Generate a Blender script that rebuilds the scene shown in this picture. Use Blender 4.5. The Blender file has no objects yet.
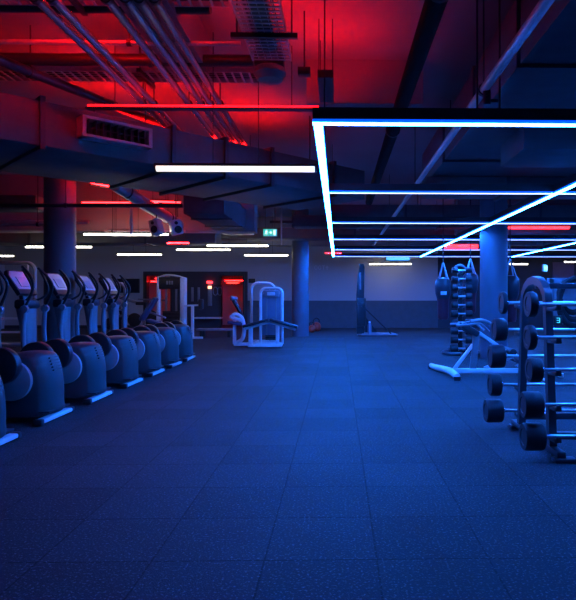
import bpy, bmesh, math, random
from mathutils import Vector, Matrix
random.seed(7)
S = bpy.context.scene
COL = S.collection
PI = math.pi

# ------------------------------------------------------------------ camera
F, PX0, PY0, CAMZ = 588.0, 350.0, 295.0, 1.3
YAW = -math.asin(12.0 / F)
cam_d = bpy.data.cameras.new('camera')
cam = bpy.data.objects.new('camera', cam_d)
COL.objects.link(cam)
cam.location = (0, 0, CAMZ)
cam.rotation_euler = (PI / 2, 0, YAW)
cam_d.sensor_width = 36.0
cam_d.lens = F / 600.0 * 36.0
cam_d.shift_x = -(PX0 - 288.0) / 600.0
cam_d.shift_y = -(300.0 - PY0) / 600.0
cam_d.clip_end = 200
S.camera = cam

# ------------------------------------------------------------------ world, exposure
w = bpy.data.worlds.new('world')
S.world = w
w.use_nodes = True
bg = w.node_tree.nodes['Background']
bg.inputs[0].default_value = (0.012, 0.02, 0.06, 1)
bg.inputs[1].default_value = 0.25
S.view_settings.view_transform = 'Standard'
S.view_settings.look = 'None'
S.view_settings.gamma = 1.0
S.view_settings.use_curve_mapping = False
S.view_settings.exposure = 0.0

# lamp strengths (each lamp is built further down, by the builder of its kind)
BLUE_E, BLUE_C = 235.0, (0.010, 0.145, 1.0)
HALO_E = 1.6
WHITE_E, WHITE_C = 1.25, (1.0, 0.93, 0.80)
RED_C = (1.0, 0.003, 0.004)

# ------------------------------------------------------------------ materials
def mat(name, col, rough=0.5, metal=0.0, noise=0.15, nscale=8.0, bump=0.0, bscale=60.0, spec=0.5):
    m = bpy.data.materials.new(name)
    m.use_nodes = True
    nt = m.node_tree
    p = nt.nodes['Principled BSDF']
    tc = nt.nodes.new('ShaderNodeTexCoord')
    n = nt.nodes.new('ShaderNodeTexNoise')
    n.inputs['Scale'].default_value = nscale
    n.inputs['Detail'].default_value = 4
    nt.links.new(tc.outputs['Object'], n.inputs['Vector'])
    mr = nt.nodes.new('ShaderNodeMapRange')
    mr.inputs['To Min'].default_value = 1 - noise
    mr.inputs['To Max'].default_value = 1 + noise
    nt.links.new(n.outputs['Fac'], mr.inputs['Value'])
    mx = nt.nodes.new('ShaderNodeVectorMath')
    mx.operation = 'SCALE'
    mx.inputs[0].default_value = col
    nt.links.new(mr.outputs['Result'], mx.inputs['Scale'])
    nt.links.new(mx.outputs['Vector'], p.inputs['Base Color'])
    p.inputs['Roughness'].default_value = rough
    p.inputs['Metallic'].default_value = metal
    p.inputs['Specular IOR Level'].default_value = spec
    if bump:
        b = nt.nodes.new('ShaderNodeBump')
        b.inputs['Strength'].default_value = bump
        n2 = nt.nodes.new('ShaderNodeTexNoise')
        n2.inputs['Scale'].default_value = bscale
        n2.inputs['Detail'].default_value = 3
        nt.links.new(tc.outputs['Object'], n2.inputs['Vector'])
        nt.links.new(n2.outputs['Fac'], b.inputs['Height'])
        nt.links.new(b.outputs['Normal'], p.inputs['Normal'])
    return m

def emit(name, col, strength):
    m = bpy.data.materials.new(name)
    m.use_nodes = True
    nt = m.node_tree
    p = nt.nodes['Principled BSDF']
    p.inputs['Base Color'].default_value = (0.8, 0.8, 0.8, 1)
    p.inputs['Emission Color'].default_value = (*col, 1)
    p.inputs['Emission Strength'].default_value = strength
    p.inputs['Roughness'].default_value = 0.5
    return m

M = dict(
    slab=mat('concrete_slab', (0.30, 0.29, 0.28), 0.85, noise=0.18, nscale=1.3, bump=0.15, bscale=12),
    beam=mat('concrete_beam', (0.28, 0.27, 0.26), 0.85, noise=0.15, nscale=2, bump=0.1, bscale=15),
    duct=mat('insulated_duct', (0.09, 0.088, 0.088), 0.62, noise=0.3, nscale=7, bump=0.35, bscale=14),
    duct_seam=mat('duct_flange', (0.06, 0.06, 0.065), 0.5, 0.3),
    galv=mat('galvanised_steel', (0.46, 0.46, 0.47), 0.36, 0.35, noise=0.2, nscale=20),
    pipe_steel=mat('bright_pipe_steel', (0.40, 0.36, 0.36), 0.24, 0.55, noise=0.2, nscale=20),
    dark_metal=mat('dark_steel', (0.035, 0.035, 0.04), 0.42, 0.4),
    black=mat('black_plastic', (0.018, 0.018, 0.02), 0.38, bump=0.05, bscale=120),
    cover=mat('charcoal_moulded_plastic', (0.045, 0.046, 0.05), 0.46, bump=0.06, bscale=150),
    silver=mat('silver_paint', (0.24, 0.25, 0.27), 0.38, 0.3),
    rack=mat('dark_grey_steel', (0.075, 0.08, 0.09), 0.34, 0.4),
    matte_black=mat('matte_black_pipe', (0.012, 0.012, 0.013), 0.75, spec=0.15),
    white_paint=mat('white_powder_coat', (0.70, 0.70, 0.70), 0.33),
    pale_disc=mat('pale_grey_plastic', (0.30, 0.30, 0.30), 0.45),
    chrome=mat('chrome', (0.85, 0.86, 0.88), 0.22, 1.0, noise=0.05),
    rubber=mat('black_rubber', (0.022, 0.022, 0.025), 0.5, bump=0.1, bscale=90),
    pad=mat('black_upholstery', (0.028, 0.028, 0.032), 0.5, bump=0.1, bscale=70),
    screen=mat('dark_glass_screen', (0.02, 0.02, 0.024), 0.12),
    console=mat('console_face', (0.62, 0.62, 0.58), 0.3),
    screen_glare=mat('display_glass_glare', (0.68, 0.64, 0.62), 0.12),  # white tube's reflection put into the pale screen colour
    wall=mat('wall_paint', (0.50, 0.49, 0.48), 0.8, noise=0.06, nscale=0.8),
    dado=mat('grey_wall_covering', (0.10, 0.115, 0.125), 0.8, noise=0.2, nscale=5),
    dark_wall=mat('dark_panel_paint', (0.05, 0.045, 0.055), 0.7, noise=0.1),
    column=mat('column_paint', (0.085, 0.09, 0.12), 0.5, noise=0.06, nscale=2, bump=0.04, bscale=30),
    column_light=mat('pale_column_paint', (0.13, 0.125, 0.12), 0.55, noise=0.06, nscale=2),
    blue_lit_pad=mat('blue_lit_upholstery', (0.035, 0.07, 0.15), 0.42),  # blue light put into the colour of the pads
    shroud=mat('blue_grey_machine_shroud', (0.16, 0.20, 0.27), 0.3),
    stack=mat('weight_stack_steel', (0.03, 0.03, 0.034), 0.4, 0.5),
    red_kb=mat('red_vinyl', (0.80, 0.06, 0.03), 0.4),
    bag=mat('bag_leather', (0.035, 0.028, 0.036), 0.38, bump=0.08, bscale=40),
    bag_red=mat('bag_maroon_leather', (0.14, 0.015, 0.03), 0.4, bump=0.08, bscale=40),
    bright_steel=mat('bright_handle_steel', (0.72, 0.73, 0.74), 0.25, 0.45, noise=0.05),
    strap=mat('grey_webbing', (0.45, 0.46, 0.47), 0.6),
    rope=mat('black_rope', (0.010, 0.010, 0.011), 0.9, bump=0.6, bscale=60),
    carpet=mat('dark_carpet', (0.035, 0.033, 0.034), 0.9, noise=0.3, nscale=30),
    purple=mat('mauve_panel_paint', (0.22, 0.13, 0.18), 0.7),
    blue_core=emit('blue_led_core', BLUE_C, BLUE_E),
    blue_core_edge=emit('blue_led_core_edge', (0.006, BLUE_C[1], 1.0), BLUE_E * 1.7),
    cool_core=emit('cool_led_core', (0.62, 0.80, 1.6), 2.6),
    blue_core_near=emit('blue_led_core_front', (0.016, BLUE_C[1], 1.0), BLUE_E * 0.45),
    blue_halo=emit('blue_led_halo', (0.0, 0.08, 1.0), HALO_E),  # bloom round the LED bars, built as weak blue emission
    white_lamp=emit('white_tube_diffuser', WHITE_C, WHITE_E),
    white_far=emit('white_tube_diffuser_back', WHITE_C, WHITE_E * 14),
    red_lamp=emit('red_tube_diffuser', RED_C, 180.0),
    red_soft=emit('red_uplighter_tube', RED_C, 110.0),
    red_hot=emit('red_hot_tube', (1.0, 0.006, 0.008), 40.0),
    red_line=emit('red_light_line', RED_C, 6.0),
    red_door=emit('red_doorway_light', (1.0, 0.008, 0.006), 26.0),
    red_dim=emit('red_led_strip', (1.0, 0.02, 0.015), 5.0),
    warm_dim=emit('warm_downlight', (1.0, 0.45, 0.2), 3.0),
    sign_green=emit('exit_sign_green', (0.0, 0.48, 0.28), 1.0),
    sign_white=emit('exit_sign_white', (0.75, 1.0, 0.9), 1.3),
    cyan=emit('cyan_light_panel', (0.0, 0.42, 0.75), 1.0),
    green_led=emit('green_led_digits', (0.05, 0.8, 0.35), 0.9),
    console_lit=emit('lit_console_screen', (0.9, 0.78, 0.68), 0.22),
)

def floor_material():
    m = bpy.data.materials.new('speckled_rubber_tiles')
    m.use_nodes = True
    nt = m.node_tree
    p = nt.nodes['Principled BSDF']
    tc = nt.nodes.new('ShaderNodeTexCoord')
    mp = nt.nodes.new('ShaderNodeMapping')
    mp.inputs['Location'].default_value = (-0.19 + 0.551 * 60, -2.885 + 0.551 * 20, 0)
    nt.links.new(tc.outputs['Object'], mp.inputs['Vector'])
    br = nt.nodes.new('ShaderNodeTexBrick')
    br.offset = 0.0
    br.inputs['Scale'].default_value = 1.0
    br.inputs['Brick Width'].default_value = 0.551
    br.inputs['Row Height'].default_value = 0.551
    br.inputs['Mortar Size'].default_value = 0.006
    br.inputs['Mortar Smooth'].default_value = 0.4
    br.inputs['Color1'].default_value = (0.019, 0.0205, 0.023, 1)
    br.inputs['Color2'].default_value = (0.031, 0.033, 0.037, 1)
    br.inputs['Mortar'].default_value = (0.006, 0.006, 0.0065, 1)
    nt.links.new(mp.outputs['Vector'], br.inputs['Vector'])
    n = nt.nodes.new('ShaderNodeTexNoise')
    n.inputs['Scale'].default_value = 75
    n.inputs['Detail'].default_value = 2
    nt.links.new(tc.outputs['Object'], n.inputs['Vector'])
    cr = nt.nodes.new('ShaderNodeValToRGB')
    cr.color_ramp.elements[0].position = 0.56
    cr.color_ramp.elements[0].color = (0, 0, 0, 1)
    cr.color_ramp.elements[1].position = 0.72
    cr.color_ramp.elements[1].color = (0.095, 0.10, 0.105, 1)
    nt.links.new(n.outputs['Fac'], cr.inputs['Fac'])
    n3 = nt.nodes.new('ShaderNodeTexNoise')
    n3.inputs['Scale'].default_value = 1.4
    n3.inputs['Detail'].default_value = 5
    nt.links.new(tc.outputs['Object'], n3.inputs['Vector'])
    mr = nt.nodes.new('ShaderNodeMapRange')
    mr.inputs['To Min'].default_value = 0.7
    mr.inputs['To Max'].default_value = 1.3
    nt.links.new(n3.outputs['Fac'], mr.inputs['Value'])
    ad = nt.nodes.new('ShaderNodeVectorMath')
    ad.operation = 'ADD'
    nt.links.new(br.outputs['Color'], ad.inputs[0])
    nt.links.new(cr.outputs['Color'], ad.inputs[1])
    sc = nt.nodes.new('ShaderNodeVectorMath')
    sc.operation = 'SCALE'
    nt.links.new(ad.outputs['Vector'], sc.inputs[0])
    nt.links.new(mr.outputs['Result'], sc.inputs['Scale'])
    nt.links.new(sc.outputs['Vector'], p.inputs['Base Color'])
    b = nt.nodes.new('ShaderNodeBump')
    b.inputs['Strength'].default_value = 0.35
    b.inputs['Distance'].default_value = 0.01
    nb = nt.nodes.new('ShaderNodeTexNoise')
    nb.inputs['Scale'].default_value = 140
    nt.links.new(tc.outputs['Object'], nb.inputs['Vector'])
    sb = nt.nodes.new('ShaderNodeMath')
    sb.operation = 'SUBTRACT'
    nt.links.new(nb.outputs['Fac'], sb.inputs[0])
    nt.links.new(br.outputs['Fac'], sb.inputs[1])
    nt.links.new(sb.outputs['Value'], b.inputs['Height'])
    nt.links.new(b.outputs['Normal'], p.inputs['Normal'])
    p.inputs['Roughness'].default_value = 0.75
    p.inputs['Specular IOR Level'].default_value = 0.22
    return m
M['floor'] = floor_material()

# ------------------------------------------------------------------ helpers
class MB:
    """collects shapes into one mesh object"""
    def __init__(self):
        self.bm = bmesh.new()

    def _merge(self, b2, mx=None):
        if mx is not None:
            bmesh.ops.transform(b2, matrix=mx, verts=b2.verts)
        me = bpy.data.meshes.new('tmp')
        b2.to_mesh(me)
        b2.free()
        self.bm.from_mesh(me)
        bpy.data.meshes.remove(me)
        return self

    def box(self, c, s, rot=None, bev=0.0, seg=2):
        b = bmesh.new()
        bmesh.ops.create_cube(b, size=1.0)
        bmesh.ops.scale(b, vec=s, verts=b.verts)
        if bev:
            bmesh.ops.bevel(b, geom=list(b.edges), offset=bev, segments=seg, affect='EDGES', profile=0.5)
        mx = Matrix.Translation(c)
        if rot is not None:
            mx = mx @ (rot.to_matrix().to_4x4() if not isinstance(rot, Matrix) else rot)
        return self._merge(b, mx)

    def span(self, p, q, bev=0.0):
        c = [(a + b) / 2 for a, b in zip(p, q)]
        s = [abs(b - a) for a, b in zip(p, q)]
        return self.box(c, s, bev=bev)

    def bar(self, p0, p1, wx, wz, bev=0.0, up=(0, 0, 1)):
        """a rectangular bar from p0 to p1: width wx across, wz along 'up'"""
        p0, p1 = Vector(p0), Vector(p1)
        d = p1 - p0
        y = d.normalized()
        u = Vector(up)
        if abs(y.dot(u)) > 0.98:
            u = Vector((1, 0, 0))
        x = y.cross(u).normalized()
        z = x.cross(y).normalized()
        mx = Matrix((x, y, z)).transposed().to_4x4()
        mx.translation = (p0 + p1) / 2
        b = bmesh.new()
        bmesh.ops.create_cube(b, size=1.0)
        bmesh.ops.scale(b, vec=(wx, d.length, wz), verts=b.verts)
        if bev:
            bmesh.ops.bevel(b, geom=list(b.edges), offset=bev, segments=2, affect='EDGES', profile=0.5)
        return self._merge(b, mx)

    def cyl(self, p0, p1, r, r2=None, seg=16, bev=0.0):
        p0, p1 = Vector(p0), Vector(p1)
        d = p1 - p0
        b = bmesh.new()
        bmesh.ops.create_cone(b, cap_ends=True, segments=seg, radius1=r, radius2=r if r2 is None else r2, depth=d.length)
        if bev:
            ed = [e for e in b.edges if len([f for f in e.link_faces if len(f.verts) > 4]) == 1]
            bmesh.ops.bevel(b, geom=ed, offset=bev, segments=2, affect='EDGES', profile=0.5)
        mx = d.to_track_quat('Z', 'Y').to_matrix().to_4x4()
        mx.translation = (p0 + p1) / 2
        return self._merge(b, mx)

    def tube(self, pts, r, seg=10, closed=False, smooth=0):
        P = [Vector(p) for p in pts]
        if smooth:
            P = catmull(P, smooth, closed)
        if isinstance(r, (list, tuple)) and len(r) != len(P):
            k0, k1 = len(r) - 1, len(P) - 1
            r = [r[min(int(i * k0 / k1), k0 - 1)] * (1 - (i * k0 / k1 - min(int(i * k0 / k1), k0 - 1)))
                 + r[min(int(i * k0 / k1), k0 - 1) + 1] * (i * k0 / k1 - min(int(i * k0 / k1), k0 - 1)) for i in range(len(P))]
        n = len(P)
        rings = []
        prev = None
        for i in range(n):
            if closed:
                t = (P[(i + 1) % n] - P[i - 1]).normalized()
            else:
                t = (P[min(i + 1, n - 1)] - P[max(i - 1, 0)]).normalized()
            if prev is None:
                u = Vector((0, 0, 1)) if abs(t.z) < 0.9 else Vector((1, 0, 0))
                x = t.cross(u).normalized()
            else:
                x = (prev - t * prev.dot(t)).normalized()
            prev = x
            y = t.cross(x)
            rr = r[i] if isinstance(r, (list, tuple)) else r
            rings.append([self.bm.verts.new(P[i] + (x * math.cos(a) + y * math.sin(a)) * rr)
                          for a in [2 * PI * k / seg for k in range(seg)]])
        m = n if closed else n - 1
        for i in range(m):
            A, B = rings[i], rings[(i + 1) % n]
            for k in range(seg):
                self.bm.faces.new((A[k], A[(k + 1) % seg], B[(k + 1) % seg], B[k]))
        if not closed:
            self.bm.faces.new(rings[0][::-1])
            self.bm.faces.new(rings[-1])
        return self

    def prism(self, prof, axis, a0, a1, bev=0.0):
        """a closed 2-D outline extruded along axis: 'x' outline (y,z), 'y' outline (x,z), 'z' outline (x,y)"""
        def v(u, w_, a):
            return {'x': (a, u, w_), 'y': (u, a, w_), 'z': (u, w_, a)}[axis]
        b = bmesh.new()
        A = [b.verts.new(v(u, w_, a0)) for u, w_ in prof]
        B = [b.verts.new(v(u, w_, a1)) for u, w_ in prof]
        n = len(prof)
        b.faces.new(A[::-1])
        b.faces.new(B)
        for i in range(n):
            b.faces.new((A[i], A[(i + 1) % n], B[(i + 1) % n], B[i]))
        bmesh.ops.recalc_face_normals(b, faces=b.faces)
        if bev:
            ed = [e for e in b.edges if any(len(f.verts) == n for f in e.link_faces) and n != 4 or
                  (n == 4)]
            bmesh.ops.bevel(b, geom=ed, offset=bev, segments=3, affect='EDGES', profile=0.5)
        return self._merge(b)

    def lathe(self, prof, c, axis='z', seg=24):
        """(radius, height) profile turned round an axis through c"""
        rings = []
        c = Vector(c)
        for r, h in prof:
            ring = []
            for k in range(seg):
                a = 2 * PI * k / seg
                u, v_ = r * math.cos(a), r * math.sin(a)
                o = {'z': (u, v_, h), 'x': (h, u, v_), 'y': (u, h, v_)}[axis]
                ring.append(self.bm.verts.new(c + Vector(o)))
            rings.append(ring)
        for A, B in zip(rings, rings[1:]):
            for k in range(seg):
                self.bm.faces.new((A[k], A[(k + 1) % seg], B[(k + 1) % seg], B[k]))
        self.bm.faces.new(rings[0][::-1])
        self.bm.faces.new(rings[-1])
        return self

    def build(self, name, m, parent=None, angle=35, label=None):
        bmesh.ops.recalc_face_normals(self.bm, faces=self.bm.faces)
        me = bpy.data.meshes.new(name)
        self.bm.to_mesh(me)
        self.bm.free()
        me.materials.append(m)
        for p in me.polygons:
            p.use_smooth = True
        me.set_sharp_from_angle(angle=math.radians(angle))
        o = bpy.data.objects.new(name, me)
        COL.objects.link(o)
        if parent is not None:
            o.parent = parent
        if label:
            o['label'] = label
        return o

def catmull(P, k, closed=False):
    n = len(P)
    out = []
    for i in range(n if closed else n - 1):
        if closed:
            a, b, c, d = P[i - 1], P[i], P[(i + 1) % n], P[(i + 2) % n]
        else:
            a, b, c, d = P[max(i - 1, 0)], P[i], P[i + 1], P[min(i + 2, n - 1)]
        for j in range(k):
            t = j / k
            out.append(0.5 * ((2 * b) + (c - a) * t + (2 * a - 5 * b + 4 * c - d) * t * t + (3 * b - a - 3 * c + d) * t ** 3))
    if not closed:
        out.append(P[-1])
    return out

def smooth2(prof, k=4):
    return [(v.x, v.y) for v in catmull([Vector((a, b, 0)) for a, b in prof], k, True)]

def tag(o, label, cat, group=None, kind=None):
    if label:
        o['label'] = label
    if cat:
        o['category'] = cat
    if group:
        o['group'] = group
    if kind:
        o['kind'] = kind
    return o

def thing(name, label, cat, loc=(0, 0, 0), rz=0.0, group=None):
    o = bpy.data.objects.new(name, None)
    o.empty_display_size = 0.1
    COL.objects.link(o)
    o.location = loc
    o.rotation_euler = (0, 0, rz)
    return tag(o, label, cat, group)

def copy_thing(src, label, loc, rz=None, group=None):
    r = src.copy()
    COL.objects.link(r)
    r.location = loc
    if rz is not None:
        r.rotation_euler = (0, 0, rz)
    r['label'] = label
    if group:
        r['group'] = group
    def rec(a, b):
        for ch in list(a.children):
            c = ch.copy()
            COL.objects.link(c)
            c.parent = b
            rec(ch, c)
    rec(src, r)
    return r

def struct(o, label=None):
    o['kind'] = 'structure'
    if label:
        o['label'] = label
    return o

# ------------------------------------------------------------------ the room
YB = 23.2            # far wall
ZC = 4.0             # slab soffit
struct(MB().span((-13, -3, -0.2), (13, 18.8, 0)).build('floor', M['floor']), 'speckled dark rubber floor tiles')
struct(MB().span((-13, 18.8, -0.2), (13, 27, -0.002)).build('floor_carpet', M['carpet']), 'dark carpet strip along the far wall')
struct(MB().span((-13, -3, ZC), (13, 27, ZC + 0.3)).build('ceiling', M['slab']), 'concrete ceiling slab')
struct(MB().span((-13.2, -3, -0.2), (-13, 27, ZC)).build('wall_left', M['wall']))
struct(MB().span((13, -3, -0.2), (13.2, 27, ZC)).build('wall_right', M['wall']))
struct(MB().span((-13, -3.2, -0.2), (13, -3, ZC)).build('wall_front', M['wall']))
# far wall with two openings
DX = [(-7.47, -6.55), (-4.58, -3.73)]
DT = 2.05
wb = MB()
wb.span((-13, YB, 0), (-7.62, YB + 0.2, ZC)).span((-3.55, YB, 0), (13, YB + 0.2, ZC))
wb.span((-7.62, YB, 2.22), (-3.55, YB + 0.2, ZC))
struct(wb.build('wall_back', M['wall']), 'pale grey far wall')
pb = MB()
pb.span((-7.62, YB - 0.04, 0), (DX[0][0], YB + 0.2, 2.22)).span((DX[0][1], YB - 0.04, 0), (DX[1][0], YB + 0.2, 2.22))
pb.span((DX[1][1], YB - 0.04, 0), (-3.55, YB + 0.2, 2.22))
for a, b in DX:
    pb.span((a, YB - 0.04, DT), (b, YB + 0.2, 2.22))
struct(pb.build('wall_panel', M['dark_wall']), 'dark panelling round the two red-lit openings')
struct(MB().span((-3.55, YB - 0.03, 0.0), (13, YB, 1.08)).build('trim_1', M['dado']), 'dark grey dado of the far wall')
struct(MB().span((-13, YB - 0.02, 0.0), (-7.62, YB, 0.12)).build('baseboard_back', M['dark_wall']))
# the red-lit rooms behind the two openings
for i, (a, b) in enumerate(DX):
    fr = MB()
    fr.span((a - 0.05, YB - 0.08, 0), (a, YB + 0.22, DT + 0.05)).span((b, YB - 0.08, 0), (b + 0.05, YB + 0.22, DT + 0.05))
    fr.span((a - 0.05, YB - 0.08, DT), (b + 0.05, YB + 0.22, DT + 0.05))
    struct(fr.build('door_%d' % (i + 1), M['dark_metal']), 'dark frame of a red-lit doorway')
rm = MB()
rm.span((-8.2, YB + 2.6, 0), (-3.1, YB + 2.7, 2.6)).span((-8.3, YB + 0.2, 0), (-8.2, YB + 2.7, 2.6)).span((-3.1, YB + 0.2, 0), (-3.0, YB + 2.7, 2.6))
rm.span((-8.3, YB + 0.2, 2.6), (-3.0, YB + 2.7, 2.7))
struct(rm.build('wall_inner', M['wall']), 'walls of the red-lit room behind')

# columns
def column(x, y, r, label, m=None):
    return struct(MB().lathe([(r, 0.0), (r, ZC)], (x, y, 0), seg=40).build('column', m or M['column']), label)
struct(MB().span((3.95, YB - 0.035, 0), (13, YB - 0.005, ZC)).build('wall_dark_sheet', M['dark_wall']), 'dark sheet over the right half of the far wall')  # dark sheet added over the pale wall
column(-5.10, 10.9, 0.27, 'round column behind the ellipticals', M['column_light'])
column(3.22, 12.1, 0.28, 'round column lit blue behind the barbell rack')
column(-1.19, 18.6, 0.27, 'round column beside the blue-lit machine')

# downstand beams of the slab
def beam(x0, x1, y0, y1, z, label):
    return struct(MB().span((x0, y0, z), (x1, y1, ZC + 0.02)).build('beam', M['beam']), label)
beam(-0.36, 0.98, 6.75, 7.15, 3.5, 'concrete beam across the red ceiling')
beam(-13, -1.9, 13.4, 13.9, 2.75, 'concrete beam behind the ellipticals')
beam(-13, 13, 20.4, 20.9, 3.02, 'concrete beam in front of the far wall')
beam(-1.75, -1.35, 3.2, 6.2, 3.62, 'short concrete beam above the long pipes')
beam(3.1, 13, 15.2, 15.6, 2.9, 'concrete beam over the right half')

# ------------------------------------------------------------------ lamps
# the blue ceiling grid
GX = [-0.15, 2.77, 5.87, 8.9]
GY = [4.42, 7.42, 10.54, 13.65, 16.75, 19.7]
GZ = 2.6
g = thing('light_grid', 'big rectangular grid of blue LED bars hung below the ceiling', 'light', (0, 4.42, GZ))
def gbar(p0, p1, core, n):
    ax = Vector((1, 0, 0)) if n == 'x' else Vector((0, 1, 0))
    off = Vector((0, -4.42, -GZ))
    a, b = Vector(p0) + off, Vector(p1) + off
    far = n == 'x' and p0[1] > 5
    hb = MB().bar(a + Vector((0, 0, 0.055)), b + Vector((0, 0, 0.055)), 0.085, 0.085).build('bar', M['dark_metal'], g)
    MB().bar(a, b, 0.05 if far else 0.078, 0.024, bev=0.005).build('lens', M['blue_halo'], hb)  # wider weak strip standing for the blue halo of the bar
    MB().bar(a - Vector((0, 0, 0.010)), b - Vector((0, 0, 0.010)), 0.040 if far else 0.064, 0.016, bev=0.005).build('led_strip', core, hb)
for k, y in enumerate(GY):
    gbar((GX[0] - 0.04, y, GZ), (GX[3] + 0.04, y, GZ), M['blue_core_near'] if k == 0 else M['cool_core'], 'x')
for x in GX:
    gbar((x, GY[0] + 0.05, GZ - 0.001), (x, GY[-1] - 0.05, GZ - 0.001), M['blue_core_edge'] if x == GX[0] else M['blue_core'], 'y')
for x in GX:
    for y in (GY[0], GY[2], GY[4]):
        MB().cyl((x + 0.05, y - 4.42, 0.09), (x + 0.05, y - 4.42, ZC - GZ), 0.006, seg=6).build('suspension_rod', M['black'], g)
for x in (1.05, 1.22):
    MB().cyl((x, 0, 0.09), (x, 0, ZC - GZ), 0.008, seg=6).build('suspension_rod', M['black'], g)

# white tube lights
def tube_light(x, y, L=1.62, z=2.6, label='', r=None, axis='x'):
    r = r or (0.034 if y < 8 else 0.018)
    t = thing('tube_light', label, 'light', (x, y, z), 0 if axis == 'x' else PI / 2, 'white tube lights')
    MB().box((0, 0, 0.035), (L, 0.06, 0.03), bev=0.006).build('housing', M['dark_metal'], t)
    MB().cyl((-L / 2 + 0.02, 0, 0), (L / 2 - 0.02, 0, 0), r, seg=14).build('diffuser', M['white_lamp'] if y < 10 else M['white_far'], t)
    for s in (-1, 1):
        MB().cyl((s * (L / 2 - 0.02), 0, 0), (s * (L / 2), 0, 0), r + 0.003, seg=14).build('end_cap', M['black'], t)
    for s in (-1, 1):
        MB().cyl((s * L * 0.14, 0, 0.04), (s * L * 0.14, 0, ZC - z), 0.005, seg=6).build('suspension_rod', M['black'], t)
    return t
tube_light(-1.05, 6.07, 1.66, 2.6, 'large bright white tube light under the slanting duct, nearest the blue grid')
tube_light(-4.54, 12.7, 1.83, 2.6, 'white tube light right of the column, over the ellipticals')
tube_light(-6.86, 14.6, 1.65, 2.48, 'white tube light passing behind the column by the ellipticals')
tube_light(-2.65, 15.6, 1.64, 2.6, 'white tube light just below and left of the exit sign')
tube_light(-3.87, 17.0, 1.56, 2.6, 'white tube light between the two speakers and the exit sign')
tube_light(-6.4, 19.1, 1.45, 2.6, 'small white tube light above the wall television')
tube_light(-2.35, 19.3, 1.45, 2.6, 'small white tube light left of the middle column')
tube_light(1.98, 22.2, 1.6, 2.47, 'white tube light above the tall dark climbing trainer')
tube_light(6.4, 21.2, 1.0, 2.42, 'short white tube light just right of the blue column')
tube_light(8.7, 21.2, 1.0, 2.5, 'short white tube light over the mauve panel')
tube_light(-10.7, 18.3, 1.5, 2.5, 'white tube light at the far left, over the first elliptical')

# red lamps on top of the ducts
def red_tube(p, L, rz, label, mt, r=0.03, hang=True, open_=False):
    t = thing('red_light', label, 'light', p, rz, 'red tube lights')
    if mt in (M['red_lamp'], M['red_soft']) and not open_:      # an uplighter: the tube lies in an open-topped channel
        h = MB().box((0, 0, -0.032), (L + 0.03, 0.15, 0.012))
        for v in (-1, 1):
            h.box((0, v * 0.07, 0.0), (L + 0.03, 0.012, 0.075)).box((v * (L / 2 + 0.01), 0, 0.0), (0.012, 0.15, 0.075))
        h.build('channel', M['black'], t)
        MB().cyl((-L / 2, 0, 0), (L / 2, 0, 0), 0.02, seg=10).build('tube', mt, t)
        if hang:
            for v in (-0.35, 0.35):
                for u in (-0.066, 0.066):
                    MB().cyl((v * L, u, 0.03), (v * L, u, ZC - p[2]), 0.005, seg=6).build('suspension_rod', M['dark_metal'], t)
    else:
        if open_:       # a narrow tray under the tube shades what lies straight below
            MB().box((0, 0, -0.034), (L, 0.09, 0.012)).build('housing', M['dark_metal'], t)
        else:
            MB().box((0, 0, 0.03), (L, 0.05, 0.025)).build('housing', M['dark_metal'], t)
        MB().cyl((-L / 2 + 0.01, 0, 0), (L / 2 - 0.01, 0, 0), r, seg=10).build('tube', mt, t)
        if p[2] > 2.2:
            for v in ((-0.38, 0.38) if L > 2 else (0.0,)):
                MB().cyl((v * L, 0, 0.01), (v * L, 0, ZC - p[2]), 0.005, seg=6).build('suspension_rod', M['dark_metal'], t)
        else:
            MB().cyl((0, 0, 0.04), (0, 0, 2.6 - p[2]), 0.005, seg=6).build('suspension_rod', M['dark_metal'], t)
    return t

# ------------------------------------------------------------------ ducts and pipes
A0 = Vector((-3.38, 5.88, 0)); DU = Vector((0.72, 0.694, 0)); DN = Vector((-0.694, 0.72, 0))
DZ0, DZ1, DW = 2.85, 3.32, 1.72
dct = thing('air_duct', 'wide dark rectangular duct slanting across the ceiling with a grille on its side', 'duct', (A0.x, A0.y, DZ0), math.atan2(DU.y, DU.x))
MB().box((1.35, DW / 2, (DZ1 - DZ0) / 2), (7.9, DW, DZ1 - DZ0), bev=0.012).build('casing', M['duct'], dct)
for s in (-1.9, -0.7, 0.42, 1.9, 2.65, 3.4, 4.6):
    f = MB()
    H = DZ1 - DZ0
    f.box((s, -0.02, H / 2), (0.05, 0.04, H + 0.06)).box((s, DW + 0.02, H / 2), (0.05, 0.04, H + 0.06))
    f.box((s, DW / 2, -0.02), (0.05, DW + 0.08, 0.04)).box((s, DW / 2, H + 0.02), (0.05, DW + 0.08, 0.04))
    f.build('flange', M['duct_seam'], dct)
for s in (-1.2, 1.6, 4.2):
    for v in (0.1, DW - 0.1):
        MB().cyl((s, v, DZ1 - DZ0), (s, v, ZC - DZ0), 0.008, seg=6).build('hanger_rod', M['dark_metal'], dct)
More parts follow.
